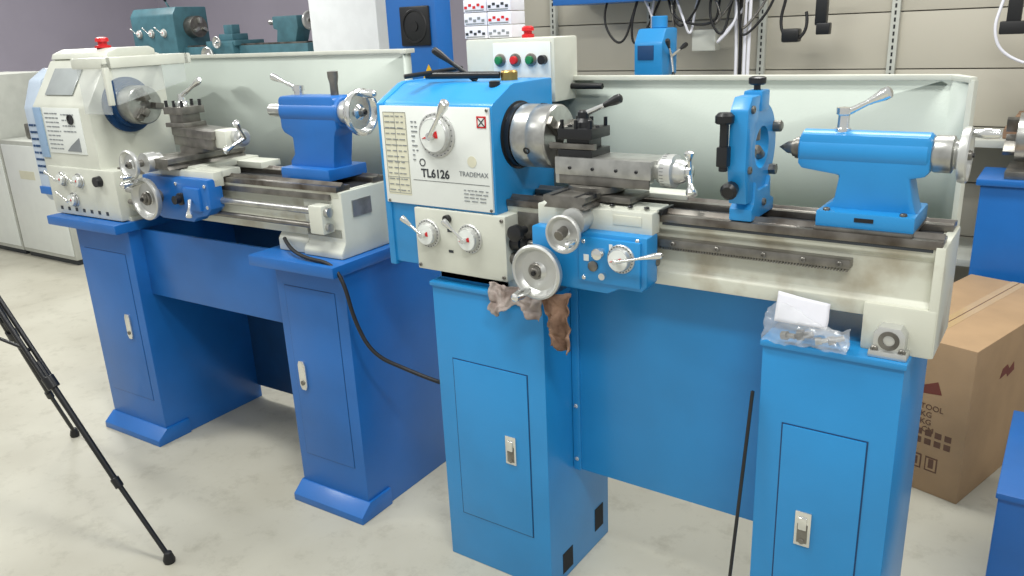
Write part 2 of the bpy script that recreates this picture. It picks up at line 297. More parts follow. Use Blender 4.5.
A.rev('steady_hinge_knob',(sx1,1.765,1.27),(1,0,0),[(-.01,0),(-.01,.012),(.015,.012),(.018,.008),(.018,0)],STEELD)
A.rev('steady_lock_nut',(sx1+.002,1.75,1.18),(1,0,0),[(-.01,0),(-.01,.012),(.012,.012),(.012,0)],STEELD,6)
A.bolts('steady_bolt',[(sx1+.003,1.61,1.32),(sx1+.003,1.605,1.2),(sx1+.008,1.69,1.12)],(1,0,0),.008)
# tailstock
A.prism('tailstock_casting',[(-.405,1.093),(-.405,1.125),(-.385,1.14),(-.378,1.19),(-.452,1.20),(-.46,1.21),(-.46,1.262),(-.452,1.27),(-.225,1.27),(-.218,1.262),(-.218,1.205),(-.225,1.195),(-.25,1.19),(-.238,1.14),(-.232,1.125),(-.232,1.093)],'y',1.665,1.735,BLUE,.007)
A.rev('tailstock_barrel',(-.46,1.70,1.236),(1,0,0),[(0,0),(0,.034),(.004,.039),(.235,.039),(.24,.034),(.24,0)],BLUE,40)
A.box('tailstock_base',-.408,-.228,1.63,1.78,1.093,1.125,BLUE,.004)
A.box('tailstock_sole',-.408,-.228,1.622,1.79,1.088,1.095,STEELD,.001)
A.bolts('tailstock_bolt',[(-.39,1.64,1.125),(-.25,1.64,1.125)],(0,0,1),.007)
A.boxes('tailstock_vent',[(-.335,-.30,1.629,1.632,1.108,1.116)],DARK,0)
A.rev('tailstock_quill',(-.46,1.70,1.236),(-1,0,0),[(0,0),(0,.022),(.012,.022),(.013,.018),(.018,.018),(.018,.014),(.03,.012),(.048,0)],STEELD,32)
A.rev('tailstock_dial',(-.22,1.70,1.236),(1,0,0),[(0,0),(0,.032),(.006,.035),(.034,.035),(.037,.028),(.046,.025),(.046,0)],STEEL,40)
A.wheel('tailstock_wheel',(-.165,1.70,1.236),(1,0,0),.052,ALU,True,math.radians(100))
A.rev('quill_lock_boss',(-.385,1.70,1.268),(0,0,1),[(0,0),(0,.016),(.01,.016),(.012,.012),(.035,.011),(.038,.015),(.05,.015),(.052,0)],CHROME)
A.lever('quill_lock_lever',(-.385,1.70,1.305),(-.30,1.68,1.352),.006,CHROME,CHROME,.012)
# splash guard
def splash(g,pts,z0,z1,m,th=.004):
    L=len(pts); bm=bmesh.new()
    lo=[bm.verts.new((p[0],p[1],z0)) for p in pts]; hi=[bm.verts.new((p[0],p[1],z1)) for p in pts]
    for i in range(L-1): bm.faces.new((lo[i],lo[i+1],hi[i+1],hi[i]))
    o=g.add('splash_guard_sheet',bm,m,20); md=o.modifiers.new('s','SOLIDIFY'); md.thickness=th; md.offset=0
splash(A,[(-1.50,1.98),(-.238,1.98),(-.19,1.905)],.97,1.352,SPLASH)
A.prism('splash_rim',[(-1.50,1.965),(-.235,1.965),(-.195,1.898),(-.182,1.904),(-.226,1.99),(-1.50,1.99)],'z',1.349,1.361,CREAM,.002)
A.prism('splash_side_rim',[(-.197,1.90),(-.186,1.896),(-.18,1.908),(-.19,1.912)],'z',.97,1.355,CREAM,.001)
A.boxes('splash_lower_tray',[(-1.50,-.20,1.80,1.985,.962,.972)],SPLASH,.001)
A.cyl('coolant_pipe',(-1.16,1.955,1.335),(-1.06,1.955,1.335),.008,RUBBER)
# control box
A.box('control_box',-1.445,-1.155,1.87,1.99,1.30,1.466,CREAM,.006)
A.box('control_face',-1.35,-1.165,1.866,1.872,1.355,1.455,WHITE,.002)
for i,(x,m) in enumerate([(-1.325,GREEN),(-1.275,RED),(-1.225,GREEN)]):
    A.rev('push_button_%d'%i,(x,1.866,1.41),(0,-1,0),[(0,0),(0,.017),(.005,.017),(.007,.013),(.007,0)],STEELD); A.rev('push_button_cap_%d'%i,(x,1.86,1.41),(0,-1,0),[(0,0),(0,.011),(.01,.01),(.012,0)],m)
A.cyl('rotary_switch',(-1.185,1.866,1.41),(-1.185,1.85,1.41),.012,BLACK)
A.rev('emergency_stop',(-1.255,1.90,1.466),(0,0,1),[(0,0),(0,.017),(.008,.017),(.01,.011),(.016,.011),(.018,.017),(.026,.016),(.03,.01),(.03,0)],RED)
# stack of small boxes
PK=G('small_carton_stack',(-1.385,1.93,1.468),.1)
k=0
for z in range(3):
    for x in range(2):
        PK.box('carton_%d'%k,-.075+x*.076,-.001+x*.076,-.04,.04,z*.035,z*.035+.033,PAPER,.002)
        PK.boxes('carton_print_%d'%k,[(-.072+x*.076+j*.0135,-.063+x*.076+j*.0135,-.0408,-.04,z*.035+.009+.006*(j%2),z*.035+.016+.006*(j%2)) for j in range(5)],[INK,GREYINK,RED][(x+z)%3],0)
        PK.boxes('carton_top_print_%d'%k,[(-.07+x*.076,-.01+x*.076,-.0406,-.04,z*.035+.003,z*.035+.006)],GREYINK,0); k+=1
# rags
RG=G('cleaning_rag',(-1.08,1.54,.86),0,(-1.08,1.54,.86))
crumple(RG,'rag_cloth',lambda u,v:(-1.165+.155*u,1.528+.022*v+.008*math.sin(u*14),.888-.0*u-(.060+.018*math.sin(u*7+.6))*(1-v)),40,20,.009,36,RAG,3)
RG2=G('cleaning_rag',(-.95,1.53,.86),0,(-.95,1.53,.86))
crumple(RG2,'rag_cloth',lambda u,v:(-1.0+(.08-.02*v)*u+.025*v,1.52+.014*math.sin(u*9+v*2),.905-.145*v),22,30,.013,30,RAGB,7)
# booklet and bag with parts
BK=G('instruction_booklet',(-.42,1.597,.86))
def bk(u,v): return (-.045+.105*u, -.008+.018*v-.004*math.sin(u*3.1),.035+(.06-.012*u)*v)
crumple(BK,'cover',bk,14,8,.0015,20,PAPER,1,.003)
BG=G('plastic_bag',(-.39,1.565,.86),0)
crumple(BG,'bag_front',lambda u,v:(-.085+.165*u,-.018+.020*v-.008*math.sin(u*3.1)*math.sin(v*3.1),.004+.078*v*(.75+.25*math.sin(u*5+.5))),44,24,.007,40,BAG,5,.0004)
crumple(BG,'bag_flap',lambda u,v:(-.02+.10*u,-.014+.02*v,.006+.03*math.sin(u*3)+.01*v),30,14,.008,46,BAG,9,.0004)
for i,(x,z,r_) in enumerate([(-.05,.014,.009),(-.02,.02,.011),(.015,.012,.008),(.04,.018,.009)]):
    BG.rev('bagged_part_%d'%i,(x,.004,z),(1,.3*(i-1),.2),[(0,0),(0,r_),(.012,r_),(.013,r_*.6),(.03,r_*.6),(.03,0)],[STEELD,BLACK,STEEL,STEELD][i],20)
# leaning rod
RD=G('steel_rod',(-.5,1.56,0))
RD.cyl('rod',(-.03,-.03,0.0),(.008,-.0,.74),.004,BLACK)

# ======================= SECOND LATHE (local frame)
B=G('metal_lathe',(-2.37,1.55,0),math.radians(1.8))
def leg2(n,x0,x1,lx,lz,lex,zt):
    B.box(n+'_pedestal',x0-.0,x1-.005,.0,.47,.0,zt-.02,BLUE2,.004)
    B.prism(n+'_toe',[(-.045,0),(-.045,.025),(-.002,.06),(.10,.06),(.10,0)],'x',x0-.008,x1+.004,BLUE2,.003)
    B.box(n+'_ledge',x0-lex,x1+.01,-.055,.36,zt-.034,zt,BLUE2,.004)
    dx0,dx1=x0+.035,x1-.05
    B.box(n+'_door_gap',dx0-.0015,dx1+.0015,-.0006,.04,.1685,.7615,BLUED,0)
    B.box(n+'_door',dx0,dx1,-.002,.04,.17,.76,BLUE2,.0015)
    B.rev(n+'_latch',(lx,-.006,lz-.025),(0,-1,0),[(0,0),(0,.008),(.006,.008),(.006,0)],STEELD)
    B.prism(n+'_latch_plate',[(lx-.010,lz-.05),(lx-.016,lz-.035),(lx-.016,lz+.035),(lx-.010,lz+.05),(lx+.010,lz+.05),(lx+.016,lz+.035),(lx+.016,lz-.035),(lx+.010,lz-.05)],'y',-.009,-.002,CHROME,.002)
leg2('stand_a',-.75,-.40,-.51,.47,.085,.885); leg2('stand_b',.36,.66,.43,.46,.05,.862)
B.box('stand_apron_panel',-.41,.37,.05,.062,.60,.85,BLUE2,.002)
B.box('stand_rear_panel',-.41,.37,.455,.465,.06,.85,BLUED,.002)  # shade behind the apron panel is put into this darker blue
B.boxes('stand_top_tray',[(-.75,.66,.30,.48,.85,.862)],BLUE2,.002)
B.prism('bed_casting',[(.04,.92),(.04,.95),(.05,.96),(.05,1.03),(.04,1.04),(.036,1.062),(.244,1.062),(.24,1.04),(.23,1.03),(.23,.96),(.24,.95),(.24,.92)],'x',-.45,.63,CREAMD,.002)
B.prism('bed_end_foot',[(.02,.863),(.02,.88),(.04,.91),(.04,1.06),(.24,1.06),(.25,.93),(.34,.88),(.34,.863)],'x',.48,.64,CREAM,.005)
B.prism('bed_base',[(.03,.863),(.03,.90),(.05,.925),(.23,.925),(.26,.9),(.26,.863)],'x',.36,.49,CREAM,.005)
B.prism('front_way',[(.034,1.06),(.034,1.076),(.052,1.076),(.062,1.086),(.072,1.076),(.09,1.076),(.09,1.06)],'x',-.45,.63,WAY,.001)
B.prism('rear_way',[(.19,1.06),(.19,1.078),(.21,1.078),(.218,1.085),(.226,1.078),(.246,1.078),(.246,1.06)],'x',-.45,.63,WAY,.001)
B.box('bed_web_slot',-.44,.62,.09,.19,1.0605,1.0635,DARK,0)
B.cyl('leadscrew',(-.38,.015,1.005),(.58,.015,1.005),.011,STEEL)
B.cyl('feed_rod',(-.38,.015,.96),(.58,.015,.96),.009,STEELD)
B.box('rod_bracket',.545,.60,-.005,.045,.94,1.025,CREAM,.005)
B.box('gear_rack',.1,.6,.03,.05,1.035,1.052,STEELD,.001)
B.rev('rod_end_cap',(.60,.015,1.005),(1,0,0),[(0,0),(0,.014),(.015,.014),(.015,0)],STEEL)
B.rev('rod_end_cap_b',(.60,.015,.96),(1,0,0),[(0,0),(0,.012),(.012,.012),(.012,0)],STEEL)
B.box('makers_plate',.6405,.643,.08,.16,.98,1.03,STEEL,0)
# headstock 2
HB=mat('cover_pale_blue',(182,196,212),.35)
B.prism('headstock_housing',[(.02,.90),(.0,.93),(.0,1.29),(.10,1.445),(.15,1.46),(.32,1.46),(.32,.90)],'x',-.87,-.50,CREAM,.01)
B.boxes('headstock_window',[(-.10,.08,-.052,.056,-.002,.002)],mat('window_grey',(160,166,166),.2),.002,Matrix.Translation((-.70,.048,1.372))@Matrix.Rotation(math.radians(57),4,'X'))
B.box('feed_gearbox',-.845,-.41,-.01,.22,.888,1.07,CREAM,.008)
B.box('headstock_base',-.82,-.40,.02,.28,.862,.90,CREAM,.004)
B.prism('gear_end_cover',[(.03,.92),(.01,.96),(.01,1.28),(.05,1.38),(.11,1.42),(.33,1.42),(.33,.92)],'x',-.955,-.865,HB,.01)
B.box('gear_cover_band',-.957,-.863,.005,.012,.95,.98,BLUE2,.002)
B.print_rows('gear_cover_text',-.94,-.885,.0095,1.03,8,.026,.008,BLUED)
B.boxes('label_plate',[(-.80,-.56,-.003,.001,1.12,1.285)],WHITE,.001)
B.print_rows('chart_rows',-.79,-.70,-.003,1.135,9,.016,.004,GREYINK)
B.print_rows('chart_rows_b',-.68,-.60,-.003,1.20,4,.02,.004,GREYINK)
B.rev('gauge_dial',(-.62,-.003,1.245),(0,-1,0),[(0,0),(0,.018),(.006,.018),(.006,.014),(.003,.013),(.003,0)],BLACK,28)
B.prism('logo_wedge',[(-.68,1.13),(-.59,1.13),(-.59,1.18),(-.65,1.15)],'y',-.005,-.002,GREYINK,0)
B.boxes('blue_front_strip',[(-.862,-.815,-.006,.002,1.10,1.285)],mat('label_blue',(140,168,198),.4),.002)
for i,(x,z) in enumerate([(-.74,1.025),(-.63,1.025),(-.69,.95)]): knob_dial(B,'selector_%d'%i,(x,-.01,z),.028,(x-.03,-.06,z+.035))
B.rev('mode_knob',(-.50,-.01,1.03),(0,-1,0),[(0,0),(0,.02),(.02,.018),(.02,0)],BLACK); B.boxes('gearbox_marks',[(-.80+.05*i,-.785+.05*i,-.0112,-.009,.905,.918) for i in range(7)],INK,0)
B.rev('spindle_flange',(-.50,.15,1.285),(1,0,0),[(0,0),(0,.098),(.012,.098),(.014,.078),(.04,.078),(.04,0)],BLUED,48)
B.rev('chuck_body',(-.465,.15,1.285),(1,0,0),[(0,0),(0,.064),(.004,.068),(.07,.068),(.074,.064),(.074,.02),(.05,.018),(.05,0)],STEEL,48)
for k in range(3):
    a=math.radians(20+120*k); R=Matrix.Translation((-.392,.15,1.285))@Matrix.Rotation(a,4,'X')
    B.boxes('chuck_jaw_%d'%(k+1),[(-.002,.02,-.011,.011,.02,.062),(.018,.036,-.010,.010,.018,.045)],STEELD,.001,R)
# chuck guard
B.boxes('guard_frame',[(-.50,-.485,-.02,.30,1.42,1.455),(-.33,-.31,-.02,.30,1.42,1.455),(-.50,-.31,-.03,.0,1.42,1.455),(-.50,-.31,.28,.31,1.42,1.455),(-.325,-.31,-.03,-.01,1.30,1.44)],CREAM,.004)
B.prism('guard_window',[(-.485,1.27),(-.485,1.43),(-.325,1.43),(-.325,1.27)],'y',-.022,-.018,mat('guard_acrylic',(210,216,216),.08,alpha=.25,spec=.8),0)
B.prism('guard_side_window',[(.0,1.30),(.0,1.43),(.28,1.43),(.28,1.36)],'x',-.318,-.314,mat('guard_acrylic_side',(210,216,216),.08,alpha=.2,spec=.8),0)
B.prism('guard_hood',[(.10,1.45),(.11,1.47),(.15,1.485),(.28,1.485),(.30,1.475),(.30,1.45)],'x',-.86,-.50,CREAM,.006)
B.rev('emergency_stop',(-.60,.16,1.485),(0,0,1),[(0,0),(0,.028),(.008,.028),(.01,.016),(.02,.016),(.022,.024),(.034,.022),(.038,.01),(.038,0)],RED)
# carriage 2
B.boxes('saddle',[(-.22,.14,-.01,.03,1.05,1.098),(-.22,.14,.02,.10,1.078,1.10),(-.15,.02,.02,.28,1.085,1.105),(-.22,.14,.185,.27,1.078,1.10)],CREAM,.003)
B.prism('cross_slide',[(-.15,1.103),(-.14,1.115),(-.15,1.122),(-.15,1.138),(-.02,1.138),(-.02,1.122),(-.03,1.115),(-.02,1.103)],'y',-.05,.26,STEELD,.001)
B.rev('swivel_base',(-.085,.12,1.138),(0,0,1),[(0,0),(0,.06),(.02,.06),(.022,.055),(.022,0)],STEELD,40)
CR=Matrix.Translation((-.085,.12,0))@Matrix.Rotation(math.radians(-12),4,'Z')@Matrix.Translation((.085,-.12,0))
B.boxes('compound_slide',[(-.17,.12,.075,.165,1.16,1.195),(-.165,.13,.07,.17,1.193,1.22)],STEELD,.002,CR)
B.boxes('compound_cream_end',[(.11,.19,.085,.155,1.165,1.225)],CREAM,.01,CR)
B.rev('compound_dial',(.18,.075,1.2),(1,-.2,0),[(0,0),(0,.028),(.03,.028),(.032,.02),(.045,.018),(.045,0)],ALU,40)
B.lever('compound_crank',(.225,.065,1.2),(.25,.02,1.255),.006,CHROME,CHROME,.011)
B.lever('compound_crank_b',(.225,.065,1.2),(.20,.0,1.165),.006,CHROME,CHROME,.011)
B.boxes('toolpost_block',[(-.19,-.09,.08,.17,1.22,1.235),(-.175,-.105,.09,.16,1.233,1.265),(-.19,-.09,.08,.17,1.263,1.287)],STEELD,.002)
for i,(x,y) in enumerate([(x,y) for x in (-.182,-.14,-.098) for y in (.09,.16)]): B.cyl('clamp_screw_%d'%i,(x,y,1.285),(x,y,1.308),.0055,BLACK,seg=6)
B.rev('toolpost_boss',(-.14,.125,1.287),(0,0,1),[(0,0),(0,.022),(.012,.02),(.02,.013),(.04,.012),(.04,0)],CHROME)
B.lever('toolpost_lever',(-.14,.125,1.32),(-.01,.11,1.375),.007,CHROME,CHROME,.011)
B.prism('apron',[(-.2,.96),(-.2,1.078),(.14,1.078),(.14,.985),(.11,.96),(.06,.95),(.04,.935),(-.12,.935)],'y',-.035,.02,BLUE2,.006)
B.box('apron_lug',.02,.10,-.045,-.03,.975,1.05,BLUE2,.006)
B.bolts('apron_bolt',[(.125,-.035,1.058),(-.02,-.035,1.058),(.125,-.035,.99)],(0,-1,0),.006,CHROME)
B.rev('apron_knob',(.0,-.035,1.01),(0,-1,0),[(0,0),(0,.02),(.01,.02),(.012,.014),(.03,.014),(.03,0)],BLACK)
B.lever('halfnut_lever',(.06,-.05,1.01),(.10,-.09,.97),.006,CHROME,CHROME,.011)
B.wheel('apron_handwheel',(-.12,-.085,1.01),(0,-1,0),.07,ALU,True,math.radians(100))
B.cyl('apron_shaft',(-.12,-.03,1.01),(-.12,-.09,1.01),.022,STEELD)
B.rev('crossfeed_sleeve',(-.12,-.01,1.125),(0,-1,0),[(0,0),(0,.026),(.02,.026),(.022,.032),(.06,.032),(.06,0)],ALU,40)
B.wheel('crossfeed_wheel',(-.13,-.115,1.125),(0,-1,0),.048,ALU,True,math.radians(-60))
B.cyl('crossfeed_shaft',(-.13,-.06,1.125),(-.13,-.12,1.125),.012,STEELD)
# tailstock 2
B.prism('tailstock_casting',[(.37,1.08),(.37,1.13),(.39,1.15),(.39,1.20),(.355,1.215),(.345,1.23),(.345,1.315),(.355,1.325),(.57,1.325),(.58,1.315),(.58,1.23),(.57,1.215),(.555,1.13),(.555,1.08)],'y',.11,.19,BLUE2,.008)
B.rev('tailstock_barrel',(.345,.15,1.278),(1,0,0),[(0,0),(0,.040),(.004,.045),(.235,.045),(.24,.040),(.24,0)],BLUE2,40)
B.box('tailstock_base',.36,.565,.075,.24,1.08,1.115,BLUE2,.005)
B.rev('tailstock_quill',(.345,.15,1.278),(-1,0,0),[(0,0),(0,.02),(.075,.02),(.077,.018),(.077,0)],STEEL,32)
B.rev('tailstock_dial',(.585,.15,1.278),(1,0,0),[(0,0),(0,.034),(.03,.034),(.032,.026),(.05,.024),(.05,0)],ALU,40)
B.wheel('tailstock_wheel',(.65,.15,1.278),(1,0,0),.068,CHROME,True,math.radians(100))
B.rev('quill_lock_boss',(.40,.15,1.318),(0,0,1),[(0,0),(0,.014),(.02,.014),(.02,.018),(.035,.018),(.037,0)],CHROME)
B.lever('quill_lock_lever',(.40,.15,1.343),(.32,.12,1.385),.006,CHROME,CHROME,.011)
B.rev('clamp_boss',(.54,.16,1.318),(0,0,1),[(0,0),(0,.012),(.04,.012),(.06,.016),(.075,.016),(.077,0)],STEELD)
splash(B,[(-.84,.45),(.60,.45),(.63,.38)],.87,1.435,SPLASH)
B.prism('splash_rim',[(-.84,.438),(.595,.438),(.62,.375),(.64,.38),(.61,.462),(-.84,.462)],'z',1.43,1.443,CREAM,.002)
B.tube('power_cable',[(.40,.02,.905),(.45,-.01,.885),(.54,-.03,.870),(.64,-.03,.868),(.69,-.035,.82),(.71,-.03,.70),(.76,-.02,.60),(.84,.03,.55),(.93,.04,.53),(1.00,.08,.50),(1.03,.20,.40),(1.03,.40,.2),(1.02,.6,.01)],.006,RUBBER)

# ======================= cardboard box
CB=G('cardboard_box',(-.153,2.586,0),math.radians(-16.5))
w,d,h=.34,.76,.52
CB.box('carton_body',-w,0,0,d,0,h,CARD,.004)
CB.boxes('flap_seam',[(-w/2-.0015,-w/2+.0015,.0,d,h-.001,h+.0012)],CARDI,0)
CB.boxes('tape_strip',[(-w/2-.025,-w/2+.025,-.001,d,h,h+.0006),(-w/2-.025,-w/2+.025,-.0012,0,h-.09,h)],TAPE,0)
CB.box('hand_hole',-.23,-.15,-.002,.01,h-.085,h-.06,DARK,.0)
CB.prism('box_logo',[(-.24,h-.17),(-.22,h-.13),(-.17,h-.125),(-.14,h-.15),(-.10,h-.13),(-.085,h-.17),(-.15,h-.18),(-.17,h-.165)],'y',-.001,0,CARDR,0)
CB.prism('box_logo_side',[(.20,h-.15),(.215,h-.12),(.25,h-.115),(.27,h-.135),(.30,h-.12),(.31,h-.15),(.26,h-.16),(.25,h-.145)],'x',0,.001,CARDR,0)
CB.text('box_print','MACHINE TOOL\nGW: 52 KG\nNW: 48 KG\n54x33x80 CM',(-.17,-.001,h-.23),.026,CARDI)
CB.boxes('front_characters',[(-.27+i*.03,-.25+i*.03,-.001,.001,.20-j*.03,.22-j*.03) for i in range(8) for j in range(2)],CARDI,0)
CB.text('box_print_side','LATHE PARTS\nHANDLE WITH CARE',(.33,.001,h-.24),.03,CARDI,rot=(math.pi/2,0,math.pi/2))
for n,ax in (('front',0),('side',1)):
    for i in range(5):
        x0=-.31+i*.05 if ax==0 else .40+i*.06
        def bx(a,b,z0,z1,o): return (a,b,-o,.001,z0,z1) if ax==0 else (-.001,o,a,b,z0,z1)
        CB.boxes('%s_mark_%d'%(n,i),[bx(x0,x0+.038,.08,.13,.0010)],CARDI,0); CB.boxes('%s_mark_inner_%d'%(n,i),[bx(x0+.004,x0+.034,.085,.125,.0015)],CARD,0)
        CB.boxes('%s_mark_icon_%d'%(n,i),[bx(x0+.011,x0+.027,.092,.108+.004*i,.0020)],CARDI,0)

# ======================= tripod
T=G('camera_tripod',(-2.70,.92,0))
ap=Vector((0,0,1.13))
for i,f in enumerate([(.618,.164),(-.46,.45),(-.16,-.61)]):
    f=Vector((f[0],f[1],0)); dr=(f-ap)
    side=dr.cross(Vector((0,0,1))).normalized()*.010
    mid=ap+dr*.5
    for k,sg in enumerate((-1,1)): T.cyl('leg_%d_upper_%d'%(i,k),ap+side*sg,mid+side*sg,.007,BLACK)
    T.cyl('leg_%d_middle'%i,ap+dr*.45,ap+dr*.78,.009,BLACK); T.cyl('leg_%d_lower'%i,ap+dr*.75,f+Vector((0,0,.02)),.0075,BLACK)
    T.cyl('leg_%d_clamp'%i,ap+dr*.49,ap+dr*.52,.018,BLACK)
    T.cyl('leg_%d_clamp_low'%i,ap+dr*.765,ap+dr*.79,.013,BLACK)
    T.rev('leg_%d_foot'%i,f,(0,0,1),[(0,0),(0,.016),(.01,.018),(.035,.011),(.04,0)],RUBBER)
    T.cyl('brace_%d'%i,ap+dr*.42,Vector((0,0,.72)),.005,BLACK)
T.cyl('centre_column',(0,0,.66),(0,0,1.35),.014,BLACK); T.rev('hub',(0,0,1.08),(0,0,1),[(0,0),(0,.04),(.06,.045),(.08,.03),(.08,0)],BLACK)
T.box('pan_head',-.03,.03,-.03,.03,1.35,1.42,BLACK,.006); T.lever('pan_handle',(0,0,1.38),(-.12,-.15,1.30),.006,BLACK,BLACK,.013)

# ======================= background machines
def simple_lathe(name,loc,rot,L,zb,m,m2,zs=.16):
    g=G(name,loc,rot)
    g.boxes('stand',[(0,.35*L,0,.4,0,zb-.2),(.75*L,L,0,.4,0,zb-.2)],m2,.006)
    g.box('tray',-.03,L+.03,-.05,.5,zb-.22,zb-.19,m2,.005)
    g.prism('bed',[(.08,zb-.19),(.08,zb),(.30,zb),(.30,zb-.19)],'x',.05*L,L*.98,m,.005)
    g.boxes('ways',[(.3*L,L*.97,.085,.13,zb,zb+.012),(.3*L,L*.97,.25,.295,zb,zb+.012)],WAY,.002)
    g.prism('headstock',[(.02,zb-.15),(.02,zb+.26),(.06,zb+.32),(.36,zb+.32),(.36,zb-.15)],'x',0,.28*L,m,.012)
    g.rev('chuck',(.28*L,.19,zb+zs),(1,0,0),[(0,0),(0,.085),(.09,.085),(.095,.03),(.095,0)],STEELD)
    for k in range(3): g.boxes('chuck_jaw_%d'%k,[(0,.035,-.012,.012,.025,.07)],STEEL,.002,Matrix.Translation((.28*L+.09,.19,zb+zs))@Matrix.Rotation(2.1*k,4,'X'))
    g.boxes('carriage',[(.45*L,.62*L,.03,.33,zb,zb+.04),(.46*L,.61*L,.02,.08,zb-.14,zb+.03),(.49*L,.57*L,.1,.26,zb+.04,zb+.09),(.5*L,.55*L,.14,.22,zb+.09,zb+.16)],m,.006)
    g.wheel('carriage_wheel',(.48*L,-.02,zb-.07),(0,-1,0),.07,ALU); g.wheel('crossfeed_wheel',(.55*L,-.03,zb+.03),(0,-1,0),.045,ALU)
    g.prism('tailstock',[(.80*L,zb+.01),(.81*L,zb+.1),(.79*L,zb+.11),(.79*L,zb+.2),(.92*L,zb+.2),(.92*L,zb+.11),(.90*L,zb+.01)],'y',.12,.26,m,.01)
    g.cyl('quill',(.74*L,.19,zb+zs),(.8*L,.19,zb+zs),.02,STEEL); g.wheel('tailstock_wheel',(.95*L,.19,zb+zs),(1,0,0),.07,ALU)
    for k in range(3): knob_dial(g,'selector_%d'%k,(.05*L+.08*L*k,.018,zb+.12),.035,(.03*L+.08*L*k,-.04,zb+.17))
    g.lever('top_lever',(.15*L,.2,zb+.32),(.18*L,.1,zb+.42),.01,CHROME,BLACK,.018)
    return g
simple_lathe('metal_lathe',(-6.75,4.1,0),.06,2.0,1.44,TEAL,GREYCAB)
# storage cabinets at far left
SC=G('storage_cabinet',(-6.25,2.75,0),.03)
for i in range(2):
    x=-.9+i*.72
    SC.box('body_%d'%i,x,x+.70,0,.5,.04,1.32-.45*i,GREYCAB,.006); SC.box('plinth_%d'%i,x+.02,x+.68,.02,.48,0,.04,INK,.002)
    SC.box('door_%d'%i,x+.015,x+.685,-.008,.0,.07,1.29-.45*i,WHITE,.003)
    SC.boxes('door_handle_%d'%i,[(x+.60,x+.63,-.02,-.008,.62,.74)],STEELD,.003); SC.box('label_%d'%i,x+.2,x+.4,-.0095,-.008,.60,.66,YEL,0)
SC.box('top_vice_body',.0,.35,.1,.35,.87,.98,STEELD,.015)
# dividing head on blue stand (right edge)
DV=G('dividing_head',(-.125,3.45,0))
DV.box('stand_body',-.15,.6,0,.26,0,.855,BLUE2,.006); DV.box('stand_top',-.165,.62,-.015,.27,.855,.88,BLUE2,.005)
DV.box('base_plate',-.08,.35,.01,.25,.88,.91,STEELD,.004)
DV.prism('body',[(.02,.91),(.04,1.0),(.04,1.08),(.10,1.12),(.22,1.12),(.28,1.08),(.30,.91)],'y',.04,.22,STEELD,.01)
DV.rev('chuck',(.04,.13,1.02),(-1,0,0),[(0,0),(0,.075),(.03,.075),(.032,.09),(.10,.09),(.105,.03),(.105,0)],STEEL)
for k in range(3): DV.boxes('chuck_jaw_%d'%k,[(-.04,0,-.012,.012,.025,.075)],STEELD,.002,Matrix.Translation((-.06,.13,1.02))@Matrix.Rotation(2.1*k+.3,4,'X'))
DV.wheel('index_plate',(.16,.03,1.01),(0,-1,0),.08,ALU); DV.lever('index_crank',(.16,-.01,1.01),(.26,-.03,1.09),.008,CHROME,BLACK,.016)
# blue electrical cabinet tower
TW=G('electrical_cabinet',(-2.29,2.65,0),.0)
TW.box('housing',-.17,.10,0,.10,0,2.15,BLUE2,.008)
TW.box('fan_grille_frame',-.085,.07,-.012,.0,1.435,1.59,BLACK,.006)
TW.rev('fan_ring',(-.008,-.012,1.512),(0,-1,0),[(0,.068),(.004,.065),(.004,.058),(0,.056)],RUBBER,32)
TW.rev('fan_hub',(-.008,-.012,1.512),(0,-1,0),[(0,0),(0,.02),(.004,.02),(.004,0)],RUBBER,24)
TW.prism('warning_label',[(.01,1.30),(.08,1.30),(.045,1.36)],'y',-.003,.0,mat('warning_yellow',(240,190,30),.5),0)
TW.boxes('name_label',[(-.05,.05,-.003,0,1.70,1.78)],WHITE,0)
# drill press
DP=G('drill_press',(-1.58,3.4,0))
DP.box('base_plate',-.2,.2,-.25,.2,0,.05,BLUE,.01); DP.cyl('column',(0,.05,.05),(0,.05,1.45),.035,STEELD)
DP.box('table',-.15,.15,-.2,.04,.85,.89,CREAMD,.01); DP.prism('head',[(-.06,1.26),(-.06,1.40),(-.02,1.46),(.10,1.46),(.10,1.26)],'x',-.075,.06,BLUE,.012)
DP.box('head_panel',-.055,.02,-.064,-.058,1.33,1.39,BLUED,.001); DP.cyl('motor',(.0,.04,1.46),(.0,.04,1.51),.035,BLUE)
DP.cyl('spindle',(0,-.03,1.26),(0,-.03,1.12),.02,STEEL); DP.cyl('drill_chuck',(0,-.03,1.12),(0,-.03,1.05),.025,STEELD,.015)
for k in range(3):
    a=2.1*k+.4; DP.lever('feed_lever_%d'%k,(.065,.02,1.34),(.09,.02+.12*math.cos(a),1.34+.12*math.sin(a)),.006,CHROME,BLACK,.011)
# foreground-right stand
ST=G('machine_stand',(0,2.1,0))
ST.box('pedestal',-.035,.35,-.12,.35,0,.40,BLUE2,.005); ST.box('top_plate',-.04,.36,-.13,.36,.40,.415,BLUE2,.003)
ST.boxes('anchor_bolts',[(.3,.32,-.1,-.08,.415,.42),(.3,.32,.3,.32,.415,.42)],STEELD,.002)
